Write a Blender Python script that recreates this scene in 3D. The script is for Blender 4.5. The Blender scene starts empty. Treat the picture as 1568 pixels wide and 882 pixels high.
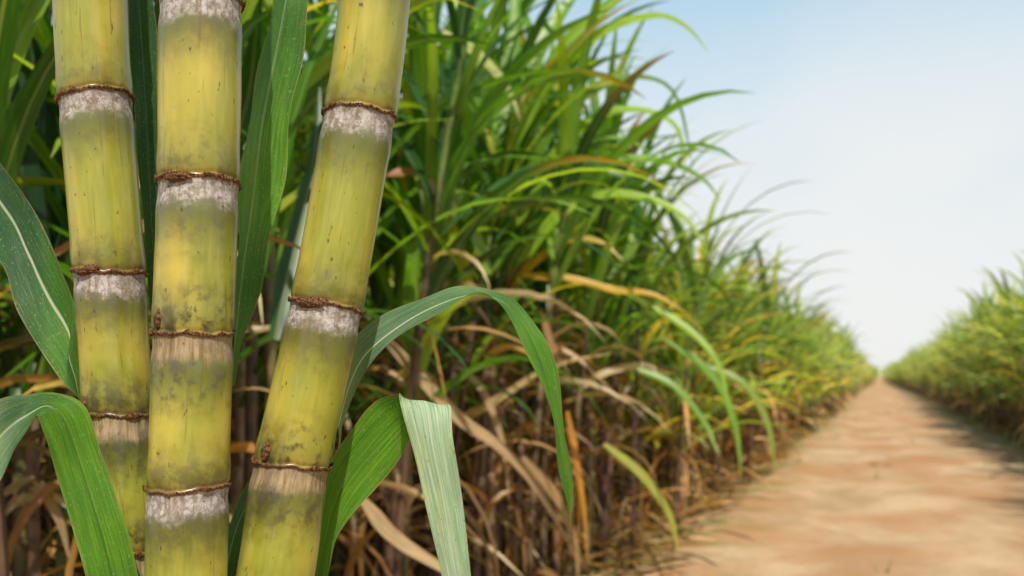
import bpy, math, random
import numpy as np
from mathutils import Vector, Matrix, noise as mnoise
random.seed(11); np.random.seed(11)
sc = bpy.context.scene
sc.view_settings.view_transform='Standard'; sc.view_settings.look='None'; sc.view_settings.exposure=0
F=1524.0; CAMZ=1.2
def P(px,py,d): # image pixel coordinates plus a chosen depth -> world metres
    return Vector(((px-784)/F*d, d, CAMZ+(576-py)/F*d))
U=Vector((.3453,.9385,0)); N=Vector((.9385,-.3453,0))   # road direction / road normal

# ------------------------------------------------------------ materials
def mat_new(name):
    m=bpy.data.materials.new(name); m.use_nodes=True; nt=m.node_tree; nt.nodes.clear(); return m,nt
class NB:
    def __init__(s,nt): s.nt=nt
    def n(s,t,**k):
        nd=s.nt.nodes.new(t)
        for a,b in k.items(): setattr(nd,a,b)
        return nd
    def put(s,sock,v):
        if v is None: return
        if hasattr(v,'is_output'): s.nt.links.new(v,sock)
        else:
            if isinstance(v,(tuple,list)) and len(v)==3 and sock.type=='RGBA': v=(*v,1)
            sock.default_value=v
    def math(s,op,a,b=None,c=None,clamp=False):
        nd=s.n('ShaderNodeMath',operation=op,use_clamp=clamp)
        s.put(nd.inputs[0],a); s.put(nd.inputs[1],b); s.put(nd.inputs[2],c); return nd.outputs[0]
    def mix(s,f,a,b,mode='MIX'):
        nd=s.n('ShaderNodeMix',data_type='RGBA',blend_type=mode)
        s.put(nd.inputs[0],f); s.put(nd.inputs[6],a); s.put(nd.inputs[7],b); return nd.outputs[2]
    def mr(s,v,a,b,c=0.,d=1.,smooth=True):
        nd=s.n('ShaderNodeMapRange'); nd.interpolation_type='SMOOTHSTEP' if smooth else 'LINEAR'
        s.put(nd.inputs[0],v)
        for i,x in enumerate((a,b,c,d)): s.put(nd.inputs[i+1],x)
        return nd.outputs[0]
    def attr(s,name,out='Fac'):
        nd=s.n('ShaderNodeAttribute',attribute_name=name); return nd.outputs[out]
    def noise(s,vec,scale,detail=4,rough=.55,dist=0.):
        nd=s.n('ShaderNodeTexNoise'); s.put(nd.inputs['Vector'],vec)
        nd.inputs['Scale'].default_value=scale; nd.inputs['Detail'].default_value=detail
        nd.inputs['Roughness'].default_value=rough; nd.inputs['Distortion'].default_value=dist
        return nd.outputs['Fac']
    def vmul(s,v,k):
        nd=s.n('ShaderNodeVectorMath',operation='MULTIPLY'); s.put(nd.inputs[0],v); nd.inputs[1].default_value=k; return nd.outputs[0]
    def bump(s,h,st,dist):
        nd=s.n('ShaderNodeBump'); nd.inputs['Strength'].default_value=st; nd.inputs['Distance'].default_value=dist
        s.put(nd.inputs['Height'],h); return nd.outputs[0]
    def pbr(s,col,rough,normal=None,spec=.5,coat=0):
        nd=s.n('ShaderNodeBsdfPrincipled'); s.put(nd.inputs['Base Color'],col); s.put(nd.inputs['Roughness'],rough)
        s.put(nd.inputs['Specular IOR Level'],spec); nd.inputs['Coat Weight'].default_value=coat
        nd.inputs['Coat Roughness'].default_value=.3
        if normal is not None: s.put(nd.inputs['Normal'],normal)
        return nd.outputs[0]
    def out(s,sh):
        o=s.n('ShaderNodeOutputMaterial'); s.nt.links.new(sh,o.inputs[0])

def leaf_material(name,hero=False,trans=.4,tint=1.0,haze_mix=0.):
    m,nt=mat_new(name); b=NB(nt)
    col=b.attr('col','Color'); luv=b.attr('luv','Vector')
    sep=b.n('ShaderNodeSeparateXYZ'); b.put(sep.inputs[0],luv)
    u=sep.outputs[0]; v=sep.outputs[1]
    au=b.math('ABSOLUTE',u)
    rib=b.mr(au,.025 if hero else .06,.065 if hero else .16,1.,0.)
    if hero:
        st=b.noise(b.vmul(luv,(1.,.02,1.)),17,3,.7)
        fine=b.noise(b.vmul(luv,(1.,.012,1.)),48,2,.6)
        stripe=b.mr(b.math('ADD',b.math('MULTIPLY',st,.5),b.math('MULTIPLY',fine,.5)),.38,.62)
        c=b.mix(stripe,b.mix(1.,col,(.50,.68,.46),'MULTIPLY'),b.mix(1.,col,(1.32,1.18,1.25),'MULTIPLY'))
        patch=b.noise(b.vmul(luv,(.8,.35,1.)),3,4,.6)
        c=b.mix(b.mr(patch,.45,.72,0.,.4),c,b.mix(1.,col,(1.5,1.2,.55),'MULTIPLY'))
        dk=b.noise(b.vmul(luv,(.6,.2,1.)),4,3,.6)
        c=b.mix(b.mr(dk,.42,.7,.0,.4),c,b.mix(1.,col,(.5,.6,.5),'MULTIPLY'))
        sp=b.noise(b.vmul(luv,(1.,.30,1.)),30,2,.5)
        c=b.mix(b.mr(sp,.65,.71,0.,.8),c,(.44,.46,.2))
        br=b.noise(b.vmul(luv,(1.,.6,1.)),9,3,.6)
        edge=b.mr(au,.75,1.,0.,.09)
        c=b.mix(b.mr(b.math('ADD',br,edge),.66,.72,0.,.8),c,(.24,.13,.04))
        ra=b.attr('rib')
        c=b.mix(b.math('MULTIPLY',rib,b.math('MAXIMUM',ra,0.)),c,(.48,.56,.40))
        c=b.mix(b.math('MULTIPLY',rib,b.mr(ra,-.5,0.,.7,0.)),c,(.02,.06,.01))
        c=b.mix(b.mr(au,.955,.99,0.,.5),c,(.3,.33,.12))
        h=b.math('ADD',b.math('MULTIPLY',stripe,.8),b.math('MULTIPLY',rib,1.2))
        nrm=b.bump(h,.5,.0008); rough=b.mr(st,.3,.7,.42,.62)
    else:
        var=b.noise(b.vmul(luv,(1.,.25,1.)),5,3,.6)
        c=b.mix(b.mr(var,.3,.7),b.mix(1.,col,(.65,.7,.55),'MULTIPLY'),b.mix(1.,col,(1.3,1.2,1.1),'MULTIPLY'))
        c=b.mix(b.math('MULTIPLY',rib,.35),c,(.4,.42,.2))
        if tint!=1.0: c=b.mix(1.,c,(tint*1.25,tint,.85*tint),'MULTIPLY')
        if haze_mix: c=b.mix(haze_mix,c,(.55,.58,.27))  # aerial haze painted into the leaf colour, no volume
        nrm=None; rough=.38
    surf=b.pbr(c,rough,nrm,.5 if not hero else .35)
    tr=b.n('ShaderNodeBsdfTranslucent'); b.put(tr.inputs[0],b.mix(1.,c,(2.2,1.95,.7) if not haze_mix else (1.5,1.4,.8),'MULTIPLY'))
    ms=b.n('ShaderNodeMixShader'); ms.inputs[0].default_value=trans
    nt.links.new(surf,ms.inputs[1]); nt.links.new(tr.outputs[0],ms.inputs[2]); b.out(ms.outputs[0])
    return m
M_LEAF=leaf_material('cane_leaf',False,.42)
M_LEAFMID_HAZE=leaf_material('cane_leaf_mid_haze',False,.45,1.45,.09)  # slight distance haze mixed into the leaf colour
M_LEAFFAR_HAZE=leaf_material('cane_leaf_far_haze',False,.45,1.7,.30)  # far leaves brightened and washed out, haze put into their colour
M_LEAFDIST_HAZE=leaf_material('cane_leaf_distant_haze',False,.45,1.7,.50)  # same leaf with more painted haze
M_HERO=leaf_material('cane_leaf_close',True,.28)

def stalk_material():
    m,nt=mat_new('cane_rind'); b=NB(nt)
    cyl=b.attr('cyl','Vector'); below=b.attr('below'); above=b.attr('above'); dirt=b.attr('dirt'); ring=b.attr('ring')
    n1=b.noise(cyl,90,5,.65); n2=b.noise(b.vmul(cyl,(1,1,.12)),220,4,.6); n3=b.noise(b.vmul(cyl,(1,1,.3)),28,4,.6)
    big=b.noise(b.vmul(cyl,(1,1,.3)),22,3,.5)
    c=b.mix(b.mr(big,.34,.66),(.275,.285,.026),(.52,.41,.052))
    c=b.mix(b.mr(n2,.35,.75,0.,.28),c,(.56,.49,.15))
    j=b.math('ADD',b.math('MULTIPLY',n3,.07),-.035)
    bl=b.math('ADD',below,j); ab=b.math('ADD',above,j)
    c=b.mix(b.mr(bl,.018,.072,.88,0.),c,(.105,.125,.022))
    c=b.mix(b.mr(ab,.0,.048,.62,0.),c,(.20,.19,.026))
    c=b.mix(b.mr(above,.003,.010,.65,0.),c,(.36,.25,.05))
    near=b.math('MAXIMUM',b.mr(bl,.02,.085,1.,0.),b.mr(ab,.0,.06,1.,0.))
    sm=b.math('MULTIPLY',b.mr(b.math('ADD',n1,b.math('MULTIPLY',n3,.6)),.71,.94),near)
    c=b.mix(b.math('MULTIPLY',sm,b.math('ADD',b.math('MULTIPLY',dirt,.75),.25)),c,(.045,.036,.015))
    smear=b.math('MULTIPLY',b.mr(n3,.40,.6),near)
    c=b.mix(b.math('MULTIPLY',smear,b.math('ADD',b.math('MULTIPLY',dirt,.8),.12)),c,(.055,.052,.018))
    j2=b.math('ADD',below,b.math('MULTIPLY',b.math('SUBTRACT',n1,.5),.028))
    wax=b.mr(j2,.0145,.0275,1.,0.)
    waxc=b.mix(b.mr(b.noise(cyl,190,5,.75),.38,.60),(.24,.19,.165),(.54,.49,.46))
    waxc=b.mix(b.mr(n2,.48,.64,0.,.65),waxc,(.23,.16,.115))
    waxc=b.mix(b.mr(b.noise(cyl,120,3,.6),.56,.66,0.,.7),waxc,(.16,.10,.065))
    tan=b.mix(b.mr(n2,.35,.65),(.17,.11,.05),(.42,.30,.17))
    waxc=b.mix(b.mr(dirt,.5,.8),waxc,tan)
    c=b.mix(b.math('MULTIPLY',wax,b.mr(b.noise(cyl,70,4,.7),.28,.46,.4,.95)),c,waxc)
    c=b.mix(b.math('MULTIPLY',b.mr(bl,.015,.05,.25,0.),b.mr(n1,.4,.7)),c,(.33,.32,.24))
    c=b.mix(b.mr(below,.0005,.0035,.6,0.),c,(.10,.055,.03))
    sc_=b.noise(b.vmul(cyl,(1,1,.05)),330,2,.5)
    c=b.mix(b.math('MULTIPLY',b.mr(sc_,.63,.71),.5),c,(.16,.10,.02))
    sp=b.noise(b.vmul(cyl,(1,1,.45)),240,2,.5)
    c=b.mix(b.mr(sp,.68,.74,0.,.8),c,(.07,.045,.015))
    c=b.mix(b.math('MULTIPLY',ring,.95),c,b.mix(b.mr(n1,.4,.6),(.06,.03,.016),(.22,.11,.05)))
    rough=b.mr(b.math('MAXIMUM',wax,ring),0.,1.,.28,.85)
    h=b.math('ADD',b.math('MULTIPLY',n2,.4),b.math('MULTIPLY',b.math('MULTIPLY',n1,wax),2.))
    b.out(b.pbr(c,rough,b.bump(h,.45,.0006),b.mr(b.math('MAXIMUM',wax,ring),0.,1.,.6,.15),.0))
    return m
M_RIND=stalk_material()
def husk_material():
    m,nt=mat_new('dry_leaf_scar'); b=NB(nt)
    tc=b.n('ShaderNodeTexCoord').outputs['Object']
    n=b.noise(tc,380,4,.7); n2=b.noise(b.vmul(tc,(1,1,.2)),700,3,.7)
    c=b.mix(b.mr(n,.38,.62),(.04,.018,.009),(.22,.10,.04))
    c=b.mix(b.mr(n2,.5,.7,0.,.55),c,(.36,.22,.11))
    b.out(b.pbr(c,.95,b.bump(n2,1.,.001),.05)); return m
M_HUSK=husk_material()
def bud_material():
    m,nt=mat_new('cane_bud'); b=NB(nt)
    tc=b.n('ShaderNodeTexCoord').outputs['Object']
    n=b.noise(tc,420,5,.75)
    c=b.mix(b.mr(n,.4,.62),(.035,.018,.01),(.24,.12,.05))
    b.out(b.pbr(c,.9,b.bump(n,1.,.0012),.1)); return m
M_BUD=bud_material()
def stem_material():
    m,nt=mat_new('field_stem'); b=NB(nt)
    col=b.attr('col','Color'); tc=b.n('ShaderNodeTexCoord').outputs['Object']
    n=b.noise(tc,14,4,.7)
    c=b.mix(b.mr(n,.3,.7),b.mix(1.,col,(.5,.45,.4),'MULTIPLY'),b.mix(1.,col,(1.4,1.35,1.3),'MULTIPLY'))
    b.out(b.pbr(c,.5)); return m
M_STEM=stem_material()

# ------------------------------------------------------------ mesh collector
class MB:
    def __init__(s): s.v=[];s.f=[];s.c=[];s.uv=[];s.m=[];s.rib=[]
    def ribbon(s,rows,cols,us,vs,mi=0,rib=1.):
        b0=len(s.v); nc=len(rows[0])
        for i,r in enumerate(rows):
            rb=rib[i] if isinstance(rib,(list,np.ndarray)) else rib
            for k,p in enumerate(r):
                s.v.append(tuple(p)); s.c.append((*cols[i],1)); s.uv.append((us[k],vs[i]+0.0,s.seed)); s.rib.append(rb)
        for i in range(len(rows)-1):
            for k in range(nc-1):
                a=b0+i*nc+k; s.f.append((a,a+1,a+nc+1,a+nc)); s.m.append(mi)
    seed=0.
    def build(s,name,mats,parent=None,link=True):
        me=bpy.data.meshes.new(name); me.from_pydata(s.v,[],s.f)
        for m in mats: me.materials.append(m)
        me.polygons.foreach_set('material_index',s.m); me.polygons.foreach_set('use_smooth',[True]*len(s.f))
        a=me.attributes.new('col','FLOAT_COLOR','POINT'); a.data.foreach_set('color',np.array(s.c,dtype=np.float32).ravel())
        a=me.attributes.new('luv','FLOAT_VECTOR','POINT'); a.data.foreach_set('vector',np.array(s.uv,dtype=np.float32).ravel())
        a=me.attributes.new('rib','FLOAT','POINT'); a.data.foreach_set('value',np.array(s.rib,dtype=np.float32))
        me.update()
        if not link: return me
        o=bpy.data.objects.new(name,me); sc.collection.objects.link(o)
        if parent: o.parent=parent
        return o
def empty(name,loc=(0,0,0)):
    e=bpy.data.objects.new(name,None); e.location=loc; sc.collection.objects.link(e); e.empty_display_size=.2; return e

def catmull(pts,n):
    pts=[np.array(p,dtype=float) for p in pts]
    pts=[2*pts[0]-pts[1]]+pts+[2*pts[-1]-pts[-2]]
    out=[]; segs=len(pts)-3
    for i in range(n):
        t=i/(n-1)*segs; k=min(int(t),segs-1); t-=k
        p0,p1,p2,p3=pts[k:k+4]
        out.append(.5*((2*p1)+(-p0+p2)*t+(2*p0-5*p1+4*p2-p3)*t*t+(-p0+3*p1-3*p2+p3)*t**3))
    return out

def arc_leaf(mb,base,az,th0,droop,length,width,col,segs=11,mi=0,twist=0.,tipcol=None,pw=1.5):
    p=Vector(base); rows=[];cols=[];vs=[]
    mb.seed=random.random()*50
    d0=Vector((math.cos(az),math.sin(az),0)); sd=Vector((-math.sin(az),math.cos(az),0))
    st=length/segs; wob=random.uniform(-.3,.3)
    for i in range(segs+1):
        t=i/segs
        th=th0+droop*t**pw
        d=d0*math.sin(th)+Vector((0,0,math.cos(th)))
        d=(d+sd*wob*t).normalized()
        nrm=sd.cross(d).normalized()
        tw=twist*t
        s2=(sd*math.cos(tw)+nrm*math.sin(tw)); n2=d.cross(s2)
        w=width*.5*min(1.,.45+t*3.)*max(0.02,(1-t**2.6))
        rows.append([p-s2*w+n2*w*.3,p.copy(),p+s2*w+n2*w*.3])
        if tipcol is not None:
            k=max(0,(t-.55)/.45); cols.append(tuple(col[j]*(1-k)+tipcol[j]*k for j in range(3)))
        else: cols.append(col)
        vs.append(t*length*8)
        p=p+d*st
    mb.ribbon(rows,cols,(-1,0,1),vs,mi)

GREENS=[(.032,.11,.012),(.055,.18,.014),(.10,.26,.018),(.17,.34,.022),(.25,.42,.028),(.035,.12,.028)]
YEL=[(.38,.38,.03),(.46,.35,.04),(.30,.36,.03)]
DRY=[(.40,.26,.125),(.25,.145,.065),(.12,.065,.03),(.54,.42,.26),(.32,.16,.055),(.08,.045,.025),(.13,.085,.04),(.56,.45,.29),(.45,.24,.06)]
def jit(c,a=.2):
    k=1+random.uniform(-a,a); return tuple(x*k for x in c)
def tube(mb,pts,rad,cols,sides=6,mi=1):
    rows=[];vs=[]
    for i,p in enumerate(pts):
        r=rad[i]; rows.append([Vector(p)+Vector((math.cos(a)*r,math.sin(a)*r,0)) for a in [2*math.pi*k/sides for k in range(sides+1)]]); vs.append(i*.3)
    mb.ribbon(rows,cols,[k/sides for k in range(sides+1)],vs,mi)

def clump(name,nst=6,spread=.32,hmin=1.55,hmax=2.15,ngreen=9,ndry=9,leafw=.055,segs=11,mats=None,low_green=0,lowt=.4,stemseg=16):
    mb=MB()
    for s in range(nst):
        a=random.uniform(0,6.28); r=spread*random.random()**.5
        b=Vector((r*math.cos(a),r*math.sin(a),0)); h=random.uniform(hmin,hmax)
        lean=Vector((math.cos(a),math.sin(a),0))*random.uniform(0,.22)*h*.6
        n=stemseg; pts=[];rad=[];cols=[]
        sc_=jit(random.choice([(.18,.10,.06),(.12,.07,.045),(.24,.17,.09),(.18,.16,.06),(.10,.05,.04)]),.2)
        R=random.uniform(.014,.02)
        for i in range(n+1):
            t=i/n; p=b+lean*t*t+Vector((0,0,h*t)); 
            pts.append(p); rad.append(R*(1-.35*t)*(1.12 if i%2 else 1.))
            g=max(0,(t-.65)/.35); cc=tuple(sc_[j]*(1-g)+(.12,.24,.03)[j]*g for j in range(3))
            cols.append(cc if i%2 else tuple(x*.7 for x in cc))
        tube(mb,pts,rad,cols)
        az0=random.uniform(0,6.28)
        for k in range(ngreen):
            t=.70+.30*k/(ngreen-1); p=b+lean*t*t+Vector((0,0,h*t))
            az=az0+(k%2)*math.pi+random.uniform(-.7,.7)
            up=k/(ngreen-1)
            th0=random.uniform(.25,.7)*(1-.75*up)+.05; L=random.uniform(.85,1.45)*(1-.15*up)
            droop=random.uniform(1.2,2.3)*(1-.40*up)
            c=jit(random.choice(GREENS),.25)
            if random.random()<.07: c=jit(random.choice(YEL))
            arc_leaf(mb,p,az,th0,droop,L,leafw*random.uniform(.7,1.2),c,segs,0,random.uniform(-.9,.9),
                     tipcol=random.choice(DRY+YEL) if random.random()<.2 else None)
        for k in range(low_green):
            t=random.uniform(lowt,.75); p=b+lean*t*t+Vector((0,0,h*t))
            arc_leaf(mb,p,random.uniform(0,6.28),random.uniform(.3,.9),random.uniform(1.2,2.2),random.uniform(.7,1.2),leafw*random.uniform(.6,1.),jit(random.choice(GREENS+YEL[:1]),.25),segs,0,random.uniform(-1,1))
        for k in range(ndry):
            t=random.uniform(.06,.70); p=b+lean*t*t+Vector((0,0,h*t))
            arc_leaf(mb,p,random.uniform(0,6.28),random.uniform(.3,1.6),random.uniform(1.2,2.6),random.uniform(.3,.8),leafw*random.uniform(.25,.6),jit(random.choice(DRY),.3),7,0,random.uniform(-4,4),pw=random.uniform(.4,1.3))
    return mb.build(name,mats or [M_LEAF,M_STEM],link=False)

near_v=[clump('cane_clump_near',6,.32,1.7,2.25,10,9,.060,11,None,3,.46) for _ in range(6)]
mid_v=[clump('cane_clump_mid',6,.38,1.4,1.85,9,5,.066,8,[M_LEAFMID_HAZE,M_STEM],4,.35,8) for _ in range(5)]
far_v=[clump('cane_clump_far',6,.6,1.35,1.8,9,2,.10,5,[M_LEAFFAR_HAZE,M_STEM],6,.25,4) for _ in range(4)]
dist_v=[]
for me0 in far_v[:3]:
    m2=me0.copy(); m2.name='cane_clump_distant'; m2.materials[0]=M_LEAFDIST_HAZE; dist_v.append(m2)  # copies of the far clumps with stronger painted haze

def place(me,parent,pos,s,sz,i):
    o=bpy.data.objects.new('cane_clump_%03d'%i,me); sc.collection.objects.link(o); o.parent=parent
    o.location=pos; o.rotation_euler=(random.uniform(-.05,.05),random.uniform(-.05,.05),random.uniform(0,6.28)); o.scale=(s,s,sz)
cnt=0
left=empty('sugarcane_row'); right=empty('sugarcane_row')
for row in range(7):
    off=-1.80-row*.9
    s=-3.0
    while s<330:
        q=U*(s+random.uniform(-.15,.15))+N*(off+random.uniform(-.15,.15))
        d=q.length
        step=.60 if s<14 else (.8 if s<40 else (1.5 if s<110 else 3.2))
        if s>30 and row>2: s+=step*2; continue
        s+=step
        if q.y<.9 or d<2.35: continue
        if q.x< -.72*q.y-1.2: continue
        if s<6.8: me=random.choice(near_v); k=random.uniform(.96,1.08); kz=k*(1.05 if row<1 else random.uniform(.66,.9))
        elif s<20: me=random.choice(mid_v); k=random.uniform(.92,1.08); kz=k*random.uniform(.92,1.06)
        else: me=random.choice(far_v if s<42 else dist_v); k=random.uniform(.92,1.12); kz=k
        if s>110: k*=1.8
        place(me,left,q,k,kz,cnt); cnt+=1
for row in range(5):
    off=2.85+row*.95; s=5.0
    while s<330:
        q=U*(s+random.uniform(-.15,.15))+N*(off+random.uniform(-.15,.15))
        step=.75 if s<40 else (1.5 if s<110 else 3.2)
        s+=step
        if s>50 and row>2: continue
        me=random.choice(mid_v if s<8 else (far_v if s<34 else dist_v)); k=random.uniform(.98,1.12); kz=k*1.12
        if s>110: k*=1.8
        place(me,right,q,k,kz,cnt); cnt+=1
print('clumps',cnt)

# ------------------------------------------------------------ specific plants beside the road
def path_leaf(mb,pts,width,col,tilt=0.,n=22,mi=0,cols2=None,taper0=.5):
    c=[Vector(p) for p in catmull(pts,n)]
    rows=[];cl=[];vs=[];acc=0; mb.seed=random.random()*50
    for i in range(n):
        t=i/(n-1); d=(c[min(i+1,n-1)]-c[max(i-1,0)]).normalized()
        ref=Vector((math.sin(tilt),-math.cos(tilt)*.8,.5)).normalized()
        sd=d.cross(ref).normalized(); nn=sd.cross(d)
        w=width*.5*min(1,taper0+t*3)*max(.03,1-t**2.8)
        rows.append([c[i]-sd*w+nn*w*.3,c[i],c[i]+sd*w+nn*w*.3])
        cl.append(col if cols2 is None else tuple(col[j]*(1-t)+cols2[j]*t for j in range(3)))
        if i: acc+=(c[i]-c[i-1]).length
        vs.append(acc*8)
    mb.ribbon(rows,cl,(-1,0,1),vs,mi)
tall=MB(); cur=[tall]
def pl(px,w,col,d0=5.0,d1=5.0,tilt=0.,c2=None):
    k=len(px); pts=[P(x,y,d0+(d1-d0)*i/(k-1)) for i,(x,y) in enumerate(px)]
    path_leaf(cur[0],pts,w/F*d0,col,tilt,cols2=c2)
LG=(.26,.45,.028); MG=(.15,.33,.022); DG=(.05,.15,.014)
pl([(775,300),(830,140),(915,55),(1000,26),(1050,42),(1085,80)],22,LG,4.6,4.3,.3)
pl([(780,350),(840,200),(915,135),(985,120),(1035,150),(1062,262)],20,MG,4.6,4.4,.5,(.10,.18,.03))
pl([(785,360),(850,235),(920,178),(985,170),(1035,195),(1050,260)],19,LG,4.6,4.4,.2)
pl([(790,400),(870,290),(950,248),(1020,250),(1075,275),(1105,310)],22,MG,4.6,4.4,.4)
pl([(780,430),(850,335),(920,300),(990,305),(1050,335),(1090,400)],20,LG,4.6,4.3,.1)
pl([(780,240),(815,100),(860,20),(920,-60)],32,MG,4.6,4.8)
pl([(775,240),(850,90),(930,10),(1010,-60)],24,LG,4.7,4.7,.6)
pl([(760,240),(740,110),(700,10),(660,-70)],32,LG,4.6,4.8)
pl([(770,220),(785,80),(790,-80)],30,MG,4.6,4.8)
pl([(765,260),(720,140),(655,80),(600,110),(570,190)],26,MG,4.5,4.3)
pl([(590,90),(630,62),(680,60),(730,85),(775,135),(797,185)],32,(.30,.46,.04),3.8,3.8,.4,(.55,.55,.28))
pl([(760,300),(700,190),(640,150),(590,170)],30,DG,4.5,4.3,.2)
pl([(790,380),(845,250),(900,215),(960,215),(1010,245)],18,MG,4.7,4.6,.3)
pl([(750,420),(700,300),(650,250),(610,260)],24,LG,4.3,4.2,.3)
pl([(800,450),(830,330),(890,270),(960,275),(1010,330)],18,DG,4.7,4.6,.2)
pl([(760,470),(810,410),(870,368),(920,372),(960,405)],15,(.46,.34,.03),4.7,4.5,0)
pl([(800,422),(870,428),(940,445),(1000,452),(1060,485)],17,(.55,.36,.04),4.6,4.4,.3)
pl([(590,520),(640,575),(700,640),(770,690),(830,760),(885,860)],24,(.54,.40,.24),3.4,3.4,.3,(.35,.22,.11))
pl([(868,630),(880,700),(892,770),(900,865)],13,(.55,.24,.025),4.1,4.0,.5)
pl([(878,660),(886,740),(888,830)],9,(.5,.3,.04),4.1,4.1,-.4)
pl([(742,550),(765,535),(790,532),(820,548)],13,(.5,.3,.03),4.1,4.1)
pl([(555,765),(600,820),(660,860),(740,905)],24,(.52,.38,.22),3.,3.)
pl([(925,680),(985,730),(1025,790),(1040,855)],15,(.34,.38,.05),4.7,4.6)
pl([(1020,520),(1090,575),(1125,650),(1135,735)],14,MG,5.8,5.6)
pl([(1080,560),(1140,590),(1175,650),(1188,725)],14,(.22,.33,.04),6.8,6.6)
pl([(960,560),(1030,590),(1080,650),(1100,700)],13,MG,5.4,5.2)
pl([(1000,470),(1060,510),(1100,560),(1120,640)],13,LG,5.6,5.4)
pl([(590,268),(635,265),(660,285),(668,330)],18,(.42,.16,.06),3.4,3.4,0,(.5,.4,.3))
pl([(780,560),(810,530),(870,540),(940,600)],13,(.44,.29,.13),4.5,4.3)
pl([(720,640),(780,600),(850,560),(940,540)],13,(.52,.42,.25),4.4,4.2)
pl([(880,600),(930,570),(990,560),(1010,575)],13,(.55,.46,.30),5.2,5.2)
pl([(800,700),(850,760),(880,830),(885,900)],16,(.38,.25,.12),4.3,4.3)
pl([(640,560),(650,620),(640,700)],18,(.10,.22,.03),4.2,4.2)
pl([(600,480),(612,560),(605,640)],16,MG,4.2,4.2)
pl([(580,560),(620,590),(660,680),(680,760)],13,(.54,.42,.26),4.0,3.9)
pl([(700,560),(740,600),(770,680),(780,770)],12,(.44,.31,.18),4.2,4.1)
pl([(830,480),(850,560),(840,640)],12,(.32,.17,.06),4.4,4.3)
for (bx,tx,d) in [(735,772,4.8),(700,745,4.9),(780,790,5.0),(755,760,5.2),(660,690,4.5),(820,800,5.3),(720,735,4.6),(850,825,5.2),(640,655,4.7)]:
    b0=P(bx,576+CAMZ*F/d,d); t0=P(tx,190,d)
    n=22; pts=[];rad=[];cols=[]; cc=jit(random.choice([(.18,.11,.07),(.13,.09,.06),(.22,.16,.09)]))
    for i in range(n+1):
        t=i/n; pts.append(b0.lerp(t0,t)+Vector((.05*math.sin(t*3),0,0))); rad.append(.021*(1-.3*t)*(1.12 if i%2 else 1))
        g=max(0,(t-.55)/.45); cols.append(tuple(cc[j]*(1-g)+(.12,.24,.03)[j]*g for j in range(3)))
    tube(tall,pts,rad,cols)
    for k in range(7):
        t=.55+.45*k/6; p=b0.lerp(t0,t)
        arc_leaf(tall,p,random.uniform(0,6.28),random.uniform(.1,.6)*(1.2-t)*1.6,random.uniform(1.,2.),random.uniform(.9,1.3),.062,jit(random.choice(GREENS[1:5])),11,0,random.uniform(-.8,.8))
    for k in range(12):
        t=random.uniform(.08,.6); p=b0.lerp(t0,t)
        arc_leaf(tall,p,random.uniform(0,6.28),random.uniform(.4,1.6),random.uniform(1.2,2.6),random.uniform(.25,.7),random.uniform(.015,.035),jit(random.choice(DRY)),8,0,random.uniform(-4,4))
tall.build('sugarcane_plant',[M_LEAF,M_STEM])
lp=MB(); cur[0]=lp
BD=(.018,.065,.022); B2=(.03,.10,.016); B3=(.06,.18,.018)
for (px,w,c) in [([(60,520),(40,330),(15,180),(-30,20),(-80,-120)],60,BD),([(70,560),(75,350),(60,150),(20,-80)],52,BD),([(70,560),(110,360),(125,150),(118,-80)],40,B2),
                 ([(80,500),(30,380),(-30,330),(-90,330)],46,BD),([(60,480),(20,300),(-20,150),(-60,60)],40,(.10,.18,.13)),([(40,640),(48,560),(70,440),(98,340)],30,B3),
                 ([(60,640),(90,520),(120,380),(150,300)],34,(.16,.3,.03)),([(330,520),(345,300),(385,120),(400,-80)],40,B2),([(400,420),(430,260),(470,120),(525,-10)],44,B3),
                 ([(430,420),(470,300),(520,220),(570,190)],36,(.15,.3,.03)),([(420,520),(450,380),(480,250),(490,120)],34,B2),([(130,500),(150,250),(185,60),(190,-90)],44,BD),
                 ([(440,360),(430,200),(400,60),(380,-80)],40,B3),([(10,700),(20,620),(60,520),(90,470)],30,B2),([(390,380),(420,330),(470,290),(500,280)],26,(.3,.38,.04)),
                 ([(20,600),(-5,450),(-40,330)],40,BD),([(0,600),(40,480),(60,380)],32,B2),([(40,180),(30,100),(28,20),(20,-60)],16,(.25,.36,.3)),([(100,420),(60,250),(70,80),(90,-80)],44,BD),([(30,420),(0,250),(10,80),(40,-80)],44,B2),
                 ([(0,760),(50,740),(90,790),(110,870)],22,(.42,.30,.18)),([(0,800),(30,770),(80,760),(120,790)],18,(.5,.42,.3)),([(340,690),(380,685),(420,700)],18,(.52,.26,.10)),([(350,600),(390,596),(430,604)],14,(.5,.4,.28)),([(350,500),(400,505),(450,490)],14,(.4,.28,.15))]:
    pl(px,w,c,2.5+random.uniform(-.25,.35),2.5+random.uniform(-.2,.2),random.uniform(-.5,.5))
for (x,d) in [(60,2.6),(95,2.8),(420,2.9),(380,3.0),(150,2.9),(30,2.9),(465,3.3)]:
    b0=P(x,576+CAMZ*F/d,d); t0=P(x+random.uniform(-20,20),250,d); n=18
    cc=jit(random.choice([(.12,.10,.04),(.14,.09,.05),(.10,.13,.03)]))
    tube(lp,[b0.lerp(t0,i/n) for i in range(n+1)],[.017*(1.12 if i%2 else 1) for i in range(n+1)],[cc]*(n+1))
lp.build('sugarcane_plant',[M_LEAF,M_STEM])

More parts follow.
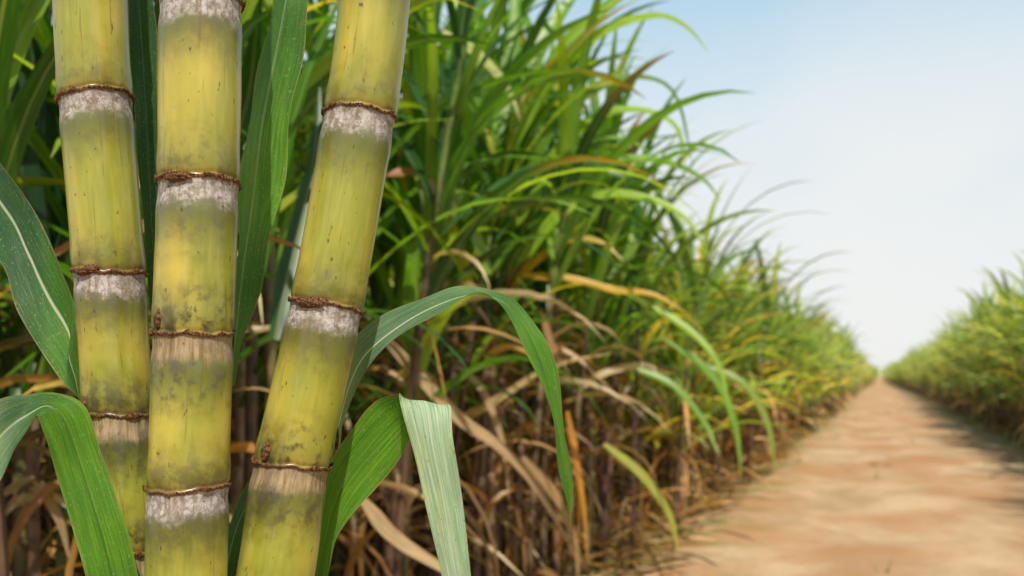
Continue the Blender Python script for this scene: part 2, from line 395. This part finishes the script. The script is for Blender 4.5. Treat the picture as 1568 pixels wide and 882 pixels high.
# ------------------------------------------------------------ close-up canes
def bud_mesh(parent,pos,nrm,up,size,flat):
    import bmesh
    bm=bmesh.new(); bmesh.ops.create_uvsphere(bm,u_segments=28,v_segments=22,radius=1)
    side=up.cross(nrm).normalized()
    for v in bm.verts:
        x,y,z=v.co
        nz=mnoise.noise(Vector((x*2.2,y*2.2,z*2.2))+pos*90); nz2=mnoise.noise(Vector((x*6,y*6,z*6))+pos*70)
        bump=1+.22*nz+.12*nz2
        if flat:
            lay=1+.12*math.sin(z*9+x*5)
            v.co=(side*x*1.15+nrm*y*.34*lay+up*(z*.42+.25*x*(1-abs(x))))*size*bump
        else:
            tp=(1-.45*max(0,z)**1.2)*(1 if z<.3 else 1-.65*(z-.3)/.7)
            v.co=(side*x*.48*tp+nrm*y*.30*tp+up*z*.95)*size*bump
    me=bpy.data.meshes.new('bud'); bm.to_mesh(me); bm.free(); me.materials.append(M_BUD)
    me.polygons.foreach_set('use_smooth',[True]*len(me.polygons))
    o=bpy.data.objects.new('bud',me); sc.collection.objects.link(o); o.parent=parent; o.location=pos
def cane(path_px,nodes_px,wid,seed,buds,dirt):
    rnd=random.Random(seed)
    parent=empty('sugarcane_stalk')
    dense=catmull([P(x,y,d) for (x,y,d) in path_px],1200)
    dense=np.array(dense); seg=np.linalg.norm(np.diff(dense,axis=0),axis=1); cum=np.concatenate([[0],np.cumsum(seg)]); Ltot=cum[-1]
    def at(s): return np.array([np.interp(s,cum,dense[:,k]) for k in range(3)])
    pys=576-(dense[:,2]-CAMZ)/dense[:,1]*F
    ns=[float(np.interp(-py,-pys,cum)) for py in nodes_px]
    vis=sorted(ns)
    lo=[];x=vis[0]
    while x-.13>0.02: x-=rnd.uniform(.12,.14); lo.append(x)
    hi=[];x=vis[-1]
    while x+.15<Ltot-.02: x+=rnd.uniform(.14,.16); hi.append(x)
    nodes=sorted(lo+vis+hi); dvals=[.5]*len(lo)+dirt+[.1]*len(hi)
    na=np.array(nodes)
    ss=[];s=0
    while s<Ltot:
        ss.append(s); dn=np.min(np.abs(na-s)); s+=.0008 if dn<.010 else (.002 if dn<.03 else .005)
    ss=np.array(ss); nr=len(ss); K=112
    th=np.linspace(0,2*np.pi,K,endpoint=False)
    V=np.zeros((nr,K,3)); below=np.zeros((nr,K)); above=np.zeros((nr,K)); D=np.zeros((nr,K)); RG=np.zeros((nr,K)); CY=np.zeros((nr,K,3))
    tilt=[(rnd.uniform(.0015,.004),rnd.uniform(0,6.28)) for _ in nodes]
    rag=[]
    for i in range(len(nodes)):
        ph=[rnd.uniform(0,6.28) for _ in range(5)]
        rag.append(.0007*np.sin(3*th+ph[0])+.0005*np.sin(7*th+ph[1])+.0004*np.sin(13*th+ph[2])+.0002*np.sin(23*th+ph[3]))
    wpy=np.array([w[0] for w in wid],float); wv=np.array([w[1] for w in wid],float)
    def radius(s):
        p=at(s); py=576-(p[2]-CAMZ)/p[1]*F
        return np.interp(py,wpy,wv)/F*p[1]*.5,p
    def frame(s):
        t=at(min(s+.01,Ltot))-at(max(s-.01,0)); t/=np.linalg.norm(t)
        x=np.cross(np.array([0,1,0]),t); x/=np.linalg.norm(x); y=np.cross(t,x); return t,x,y
    for i,s in enumerate(ss):
        R,p=radius(s); t,x,y=frame(s)
        k=np.searchsorted(na,s)
        dirs=np.cos(th)[:,None]*x+np.sin(th)[:,None]*y
        sd=[s-nodes[j]-tilt[j][0]*np.cos(th-tilt[j][1])-rag[j] for j in range(len(nodes))]
        A=np.full(K,9.);B=np.full(K,9.);prof=np.zeros(K);rg=np.zeros(K);dd=np.zeros(K);bestd=np.full(K,9.)
        for j in range(max(0,k-2),min(len(nodes),k+2)):
            q=sd[j]
            A=np.where((q>=0)&(q<A),q,A); B=np.where((q<0)&(-q<B),-q,B)
            prof+= .040*np.exp(-((q+.0002)/.0011)**2)
            prof+=-.028*np.exp(-((q+.010)/.008)**2)
            prof+= .020*np.exp(-((q+.027)/.012)**2)
            prof+= .028*np.exp(-((q-.014)/.011)**2)
            prof+=-.020*np.exp(-((q-.0025)/.002)**2)
            rg=np.maximum(rg,np.exp(-((q+.0002)/.001)**2))
            aq=np.abs(q); m=aq<bestd; bestd=np.where(m,aq,bestd); dd=np.where(m,dvals[j],dd)
            ba=buds.get(round(nodes_px[len(vis)-1-(j-len(lo))]) if 0<=j-len(lo)<len(vis) else None,None)
            ba=ba[0] if ba else (-.35 if j%2 else math.pi+.3)
            da=(th-ba+np.pi)%(2*np.pi)-np.pi
            fu=np.clip(q/.01,0,1)*np.clip((.095-q)/.06,0,1)
            prof+=-.028*fu*np.exp(-(da/.34)**2)+.012*fu*np.exp(-((np.abs(da)-.55)/.16)**2)
        prof+=.010*np.sin(2*th+s*9+seed)+.004*np.sin(5*th+seed+s*4)
        rr=R*(1+prof)
        V[i]=p+dirs*rr[:,None]; above[i]=np.minimum(A,.3); below[i]=np.minimum(B,.3); D[i]=dd; RG[i]=rg
        CY[i,:,0]=np.cos(th)*R+seed; CY[i,:,1]=np.sin(th)*R; CY[i,:,2]=s
    verts=V.reshape(-1,3)
    ii,kk=np.meshgrid(np.arange(nr-1),np.arange(K),indexing='ij'); k2=(kk+1)%K
    faces=np.stack([ii*K+kk,ii*K+k2,(ii+1)*K+k2,(ii+1)*K+kk],-1).reshape(-1,4)
    me=bpy.data.meshes.new('culm'); me.from_pydata(verts.tolist(),[],faces.tolist()+[tuple(range((nr-1)*K,nr*K))])
    me.materials.append(M_RIND); me.polygons.foreach_set('use_smooth',[True]*len(me.polygons))
    for nm,arr in (('below',below),('above',above),('dirt',D),('ring',RG)):
        a=me.attributes.new(nm,'FLOAT','POINT'); a.data.foreach_set('value',arr.astype(np.float32).ravel())
    a=me.attributes.new('cyl','FLOAT_VECTOR','POINT'); a.data.foreach_set('vector',CY.astype(np.float32).ravel())
    o=bpy.data.objects.new('culm',me); sc.collection.objects.link(o); o.parent=parent
    for j,s0 in enumerate(nodes):
        R,p=radius(s0); t,x,y=frame(s0); vs_=[];fs=[]; KK=300
        for k in range(KK):
            a=2*np.pi*k/KK; d=np.cos(a)*x+np.sin(a)*y
            off=tilt[j][0]*np.cos(a-tilt[j][1])+np.interp(a,th,rag[j],period=2*np.pi)
            nz=mnoise.noise(Vector((np.cos(a)*3.5+seed,np.sin(a)*3.5,j*3.1))); nz2=mnoise.noise(Vector((np.cos(a)*26,np.sin(a)*26+seed,j))); nz3=mnoise.noise(Vector((np.cos(a)*60,np.sin(a)*60+seed,j*2.)))
            hgt=.0006+.0048*max(0,nz+.02)+.0018*max(0,nz2)+.0016*max(0,nz3); rr=R*1.03+.0004+.0014*max(0,nz2)+.0012*nz
            low=-.0012-.0022*max(0,-nz2)-.0014*max(0,nz3)
            for (dz,dr) in ((low,-.0006),(-.0005,.0002),(.0002+hgt*.5,.0005+.0006*nz3),(hgt,.0002+.0012*nz2),(.0,-.0014)):
                vs_.append(tuple(p+t*(off+dz)+d*(rr+dr)))
        for k in range(KK):
            k2_=(k+1)%KK
            for q in range(4): fs.append((k*5+q,k2_*5+q,k2_*5+q+1,k*5+q+1))
        me=bpy.data.meshes.new('leaf_scar'); me.from_pydata(vs_,[],fs); me.materials.append(M_HUSK)
        me.polygons.foreach_set('use_smooth',[True]*len(fs))
        o=bpy.data.objects.new('leaf_scar',me); sc.collection.objects.link(o); o.parent=parent
    for py,(ang,size,dz,flat) in buds.items():
        s0=float(np.interp(-py,-pys,cum))+dz; R,p=radius(s0); t,x,y=frame(s0)
        d=np.cos(ang)*x+np.sin(ang)*y
        bud_mesh(parent,Vector(p+d*(R*.99)),Vector(d),Vector(t),size,flat)
    mb=MB(); top=Vector(at(Ltot))
    for k in range(7):
        arc_leaf(mb,top-Vector((0,0,.03*k)),1.57+rnd.uniform(-1.2,1.2),.15+.05*k,rnd.uniform(.5,1.1),rnd.uniform(.6,.85),.05,jit(random.choice(GREENS)),14,0,rnd.uniform(-.4,.4))
    mb.build('crown_leaves',[M_LEAF],parent)
FR=-math.pi/2
cane([(262,2560,1.0),(235,1800,.97),(205,1150,.93),(195,850,.91),(181,632,.91),(168,418,.91),(147,155,.91),(139,0,.91),(132,-300,.92),(130,-700,.94),(128,-1050,.96)],
     [155,418,632,845],[(-1050,70),(-300,102),(0,108),(155,107),(418,105),(632,100),(850,100),(1200,105),(2560,110)],3,
     {418:(FR-.25,.0100,.000,True),632:(FR-.8,.0085,.010,False)},[.9,.85,.35,.15])
cane([(262,2750,.88),(262,1800,.85),(275,1150,.83),(285,882,.82),(288,745,.82),(296,510,.82),(304,282,.82),(308,5,.82),(309,-300,.82),(306,-700,.83),(300,-1150,.84)],
     [5,282,510,745],[(-1150,80),(-300,116),(0,122),(140,124),(282,119),(400,120),(510,118),(745,120),(882,120),(1200,120),(2750,120)],9,
     {282:(FR-.2,.0100,.000,True),510:(FR-.72,.0095,.010,False)},[.45,.95,.3,.2])
cane([(255,2650,.95),(300,1800,.92),(362,1150,.88),(421,882,.87),(447,712,.87),(500,470,.87),(551,178,.87),(574,0,.87),(598,-300,.88),(615,-700,.9),(620,-1100,.92)],
     [178,470,710],[(-1100,70),(-300,100),(0,107),(178,108),(470,110),(712,114),(882,118),(1200,120),(2650,120)],17,
     {470:(FR-.3,.0115,.000,True),710:(FR-.6,.010,.010,False)},[.95,.35,.15])

# ------------------------------------------------------------ close-up leaves
def hero_leaf(name,samples,n=90,fold=.16,rib=1.,rib2=None,wave=.003,seed=0):
    mb=MB(); mb.seed=seed*3.7
    arr=catmull([list(P(s[0],s[1],s[2]))+list(P(s[3],s[4],s[5]))+list(s[6]) for s in samples],n)
    rows=[];cols=[];vs=[];acc=0;pc=None
    us=[-1,-.75,-.5,-.25,-.08,0,.08,.25,.5,.75,1]
    mids=[(a[:3]+a[3:6])/2 for a in arr]
    rb=[]
    for i,a in enumerate(arr):
        L=Vector(a[:3]);R=Vector(a[3:6]); sd=R-L; w=sd.length
        t=Vector(mids[min(i+1,n-1)]-mids[max(i-1,0)])
        nn=sd.cross(t); 
        nn=nn.normalized() if nn.length>1e-9 else Vector((0,-1,0))
        if pc is not None: acc+=(Vector(mids[i])-pc).length
        pc=Vector(mids[i]); row=[]
        for u in us:
            h=-(1-abs(u)**1.3)*fold*w*.5+ wave*abs(u)**2*math.sin(acc*55+u*2+seed)*min(1,w/.03)
            row.append(L.lerp(R,(u+1)/2)+nn*h)
        rows.append(row); cols.append(tuple(max(0,c) for c in a[6:9])); vs.append(acc*30)
        k=i/(n-1); k=min(1,max(0,(k-.42)/.12)); rb.append(rib if rib2 is None else rib*(1-k)+rib2*k)
    mb.ribbon(rows,cols,us,vs,0,rb)
    return mb.build(name,[M_HERO])
G1=(.055,.17,.016); G2=(.10,.26,.018); GD=(.022,.09,.012); PB=(.17,.29,.19); GB=(.035,.11,.035); PP=(.36,.50,.36)
def HL(*a,**k): return hero_leaf('sugarcane_leaf',*a,**k)
HL([(188,-260,1.0,215,-260,1.0,GD),(190,-60,1.0,228,-60,1.0,GD),(196,60,1.0,240,60,1.0,GD),(206,180,1.0,244,180,1.0,GD),(216,300,1.0,246,300,1.0,GD),(226,420,1.0,247,420,1.0,GD),(233,520,1.0,246,520,1.0,GD),(240,600,1.0,244,600,1.0,GD)],seed=1,rib=.1)
HL([(470,-300,1.05,520,-300,1.05,G1),(432,-100,1.02,492,-100,1.0,G1),(416,0,1.0,476,0,.97,G1),(399,100,1.0,459,100,.96,(.065,.19,.018)),(377,200,1.0,443,205,.96,G2),(365,310,1.0,427,320,.96,G2),(361,400,1.0,404,410,.96,G1),(357,490,1.0,382,500,.97,G1),(356,550,1.0,366,555,.98,G1),(356,590,1.0,358,592,.99,G1)],seed=2,rib=.25,fold=.22)
HL([(-160,200,1.1,-140,330,1.1,GB),(-70,190,1.05,-60,330,1.03,GB),(0,248,1.0,-2,402,.98,GB),(45,312,.98,30,478,.96,GB),(88,395,.97,68,548,.95,G1),(112,460,.96,100,590,.94,G1),(124,540,.96,120,618,.95,G1),(130,640,.96,130,660,.96,G1)],seed=3,fold=.2,rib=.8)
HL([(-90,690,.80,-60,800,.80,PB),(-40,640,.80,-30,775,.80,PB),(0,612,.81,0,735,.81,PB),(40,604,.83,30,675,.82,(.08,.19,.08)),(88,606,.845,55,632,.82,G1),(130,625,.85,66,660,.82,G2),(155,690,.85,84,720,.83,G2),(180,765,.85,106,790,.83,G2),(205,850,.85,128,870,.83,G2),(228,960,.85,150,970,.83,G1)],seed=4,fold=.12,rib=.8,rib2=-.3)
HL([(500,590,.95,520,720,.95,PB),(530,535,.94,527,640,.93,PB),(560,505,.93,552,575,.91,(.12,.23,.14)),(612,467,.92,604,525,.89,(.12,.23,.14)),(670,448,.90,665,480,.87,(.12,.24,.13)),(728,442,.88,722,450,.84,(.12,.24,.10)),(788,454,.86,762,468,.83,G1),(826,505,.85,797,512,.82,G2),(850,570,.85,824,575,.82,G2),(866,640,.85,843,645,.82,G2),(873,710,.85,858,715,.83,G2),(875,770,.85,869,772,.84,G2),(873,812,.85,872,813,.85,(.2,.25,.05))],n=120,seed=5,fold=.16,rib=1.,rib2=-.25)
HL([(470,900,.92,488,960,.92,G1),(492,790,.92,506,850,.91,G2),(505,705,.92,535,798,.90,G2),(545,650,.91,580,740,.89,G2),(580,614,.90,618,692,.87,G2),(604,604,.87,634,672,.85,G1),(609,605,.845,660,652,.85,PB),(613,620,.825,688,622,.835,PP),(632,690,.82,694,672,.82,PP),(656,790,.82,710,780,.82,PP),(680,900,.82,723,900,.82,PP),(700,1000,.82,728,1000,.82,(.2,.34,.16))],n=120,seed=6,fold=.14,rib=-.2,rib2=.8)
HL([(392,720,.93,420,760,.92,G1),(360,775,.92,386,800,.91,GB),(343,830,.92,366,860,.91,GB),(335,900,.92,350,930,.91,GB)],n=40,seed=7,rib=.3)

# ------------------------------------------------------------ ground, road, litter
def ground_mat():
    m,nt=mat_new('field_soil'); b=NB(nt); tc=b.n('ShaderNodeTexCoord').outputs['Object']
    n=b.noise(tc,1.2,6,.6); n2=b.noise(tc,14,5,.7)
    c=b.mix(b.mr(n,.35,.65),(.16,.10,.06),(.26,.17,.10)); c=b.mix(b.mr(n2,.45,.7,0.,.6),c,(.10,.06,.035))
    b.out(b.pbr(c,.95,b.bump(n2,.8,.03),.1)); return m
def road_mat():
    m,nt=mat_new('dirt'); b=NB(nt); uvw=b.attr('road','Vector')
    n=b.noise(b.vmul(uvw,(.9,.55,1.)),1.5,7,.62,.5); n2=b.noise(uvw,13,6,.7); n3=b.noise(b.vmul(uvw,(.8,.6,1)),.9,6,.62,.4)
    c=b.mix(b.mr(n,.30,.70),(.41,.27,.15),(.60,.43,.27))
    c=b.mix(b.mr(n3,.43,.62,0.,.75),c,(.43,.215,.095))
    c=b.mix(b.mr(n2,.45,.75,0.,.35),c,(.33,.20,.11))
    g=b.noise(uvw,2.2,5,.7); sep=b.n('ShaderNodeSeparateXYZ'); b.put(sep.inputs[0],uvw)
    ed=b.math('ABSOLUTE',b.math('SUBTRACT',sep.outputs[0],.38))
    c=b.mix(b.math('MULTIPLY',b.mr(g,.46,.58),b.mr(ed,.9,1.7,0.,.75)),c,(.20,.20,.055))
    b.out(b.pbr(c,.95,b.bump(b.math('ADD',n2,n),.4,.012),.1)); return m
me=bpy.data.meshes.new('ground'); S=4000
me.from_pydata([(-S,-S,0),(S,-S,0),(S,S,0),(-S,S,0)],[],[(0,1,2,3)]); me.materials.append(ground_mat())
o=bpy.data.objects.new('ground',me); sc.collection.objects.link(o)
vs_=[];fs=[];att=[]; NL=24
sl=[];s=-6.
while s<1500: sl.append(s); s+=.12 if s<20 else max(.3,s*.04)
for i,s in enumerate(sl):
    e0=-1.75+.15*mnoise.noise(Vector((s*.8,0,3))); e1=2.55+.15*mnoise.noise(Vector((s*.8,9,3)))
    for k in range(NL+1):
        a=e0+(e1-e0)*k/NL; q=U*s+N*a
        edge=min(k,NL-k)/NL
        z=.004+(.03*min(1,edge*6))+.008*mnoise.noise(Vector((a*1.2,s*.5,0)))*min(1,edge*6)-.018*(math.exp(-((a+.45)/.25)**2)+math.exp(-((a-1.15)/.25)**2))
        vs_.append((q.x,q.y,max(z,.004))); att.append((a,s,0))
for i in range(len(sl)-1):
    for k in range(NL):
        a=i*(NL+1)+k; fs.append((a,a+1,a+NL+2,a+NL+1))
me=bpy.data.meshes.new('dirt_road'); me.from_pydata(vs_,[],fs); me.materials.append(road_mat())
me.polygons.foreach_set('use_smooth',[True]*len(fs))
a=me.attributes.new('road','FLOAT_VECTOR','POINT'); a.data.foreach_set('vector',np.array(att,dtype=np.float32).ravel())
o=bpy.data.objects.new('dirt_road',me); sc.collection.objects.link(o)

lit=MB()
for i in range(4200):
    s=random.uniform(1,16) if random.random()<.6 else random.uniform(1,60)
    side=random.random()<.65
    a=(-1.45-random.expovariate(1.6)+random.uniform(0,.25)) if side else (2.3+random.expovariate(1.6)-random.uniform(0,.25))
    q=U*s+N*a; 
    if q.length<1.2: continue
    arc_leaf(lit,(q.x,q.y,random.uniform(.04,.16)),random.uniform(0,6.28),random.uniform(1.1,1.5),random.uniform(.1,.5),random.uniform(.15,.55),random.uniform(.015,.035),jit(random.choice(DRY),.3),5,0,random.uniform(-2,2))
lit.build('leaf_litter',[M_LEAF])
wd=MB()
for i in range(480):
    s=random.uniform(2,40); side=random.random()<.55
    a=(-1.45+random.gauss(0,.14)) if side else (2.25+random.gauss(0,.14))
    if random.random()<.05: a=random.uniform(-1.2,2.2)
    q=U*s+N*a
    for k in range(random.randint(6,14)):
        arc_leaf(wd,(q.x+random.gauss(0,.03),q.y+random.gauss(0,.03),.01),random.uniform(0,6.28),random.uniform(.1,.8),random.uniform(.3,1.3),random.uniform(.05,.16),.008,jit(random.choice([(.14,.22,.04),(.2,.26,.06),(.09,.17,.03)])),4,0)
wd.build('grass',[M_LEAF])

# ------------------------------------------------------------ light
SUN_EL=math.radians(52)
az=math.radians(176)
sdir=Vector((math.sin(az)*math.cos(SUN_EL),math.cos(az)*math.cos(SUN_EL),math.sin(SUN_EL)))
ld=bpy.data.lights.new('sun','SUN'); ld.energy=4.9; ld.angle=math.radians(.5); ld.color=(1,.93,.80)
lo=bpy.data.objects.new('sun',ld); sc.collection.objects.link(lo); lo.rotation_euler=(-sdir).to_track_quat('-Z','Y').to_euler()
w=bpy.data.worlds.new('World'); sc.world=w; w.use_nodes=True; nt=w.node_tree; nt.nodes.clear(); b=NB(nt)
sky=b.n('ShaderNodeTexSky'); sky.sky_type='NISHITA'; sky.sun_disc=False; sky.sun_elevation=SUN_EL; sky.sun_rotation=az
sky.air_density=1.; sky.dust_density=1.; sky.ozone_density=1.5
tc=b.n('ShaderNodeTexCoord').outputs['Generated']; sep=b.n('ShaderNodeSeparateXYZ'); b.put(sep.inputs[0],tc)
z=sep.outputs[2]
haze=b.mix(b.mr(z,.06,.40),(8.9,9.0,8.9),(4.6,7.1,8.9))
cl=b.noise(b.vmul(tc,(1,1,2.)),1.8,4,.45,.3)
haze=b.mix(b.math('MULTIPLY',b.mr(cl,.42,.66,0.,.6),b.mr(z,.45,.2,0.15,1.)),haze,(9.6,9.4,9.0))
c=b.mix(b.mr(z,.25,.8,.95,.05),sky.outputs[0],haze)
bg=b.n('ShaderNodeBackground'); b.put(bg.inputs[0],c); bg.inputs[1].default_value=.1
o=b.n('ShaderNodeOutputWorld'); nt.links.new(bg.outputs[0],o.inputs[0])

# ------------------------------------------------------------ camera
cd=bpy.data.cameras.new('camera'); cd.lens=35; cd.sensor_width=36; cd.clip_start=.05; cd.clip_end=8000
cd.shift_y=135/1568
cd.dof.use_dof=True; cd.dof.focus_distance=.87; cd.dof.aperture_fstop=6.0
co=bpy.data.objects.new('camera',cd); sc.collection.objects.link(co); co.location=(0,0,CAMZ); co.rotation_euler=(math.radians(90),0,0)
sc.camera=co
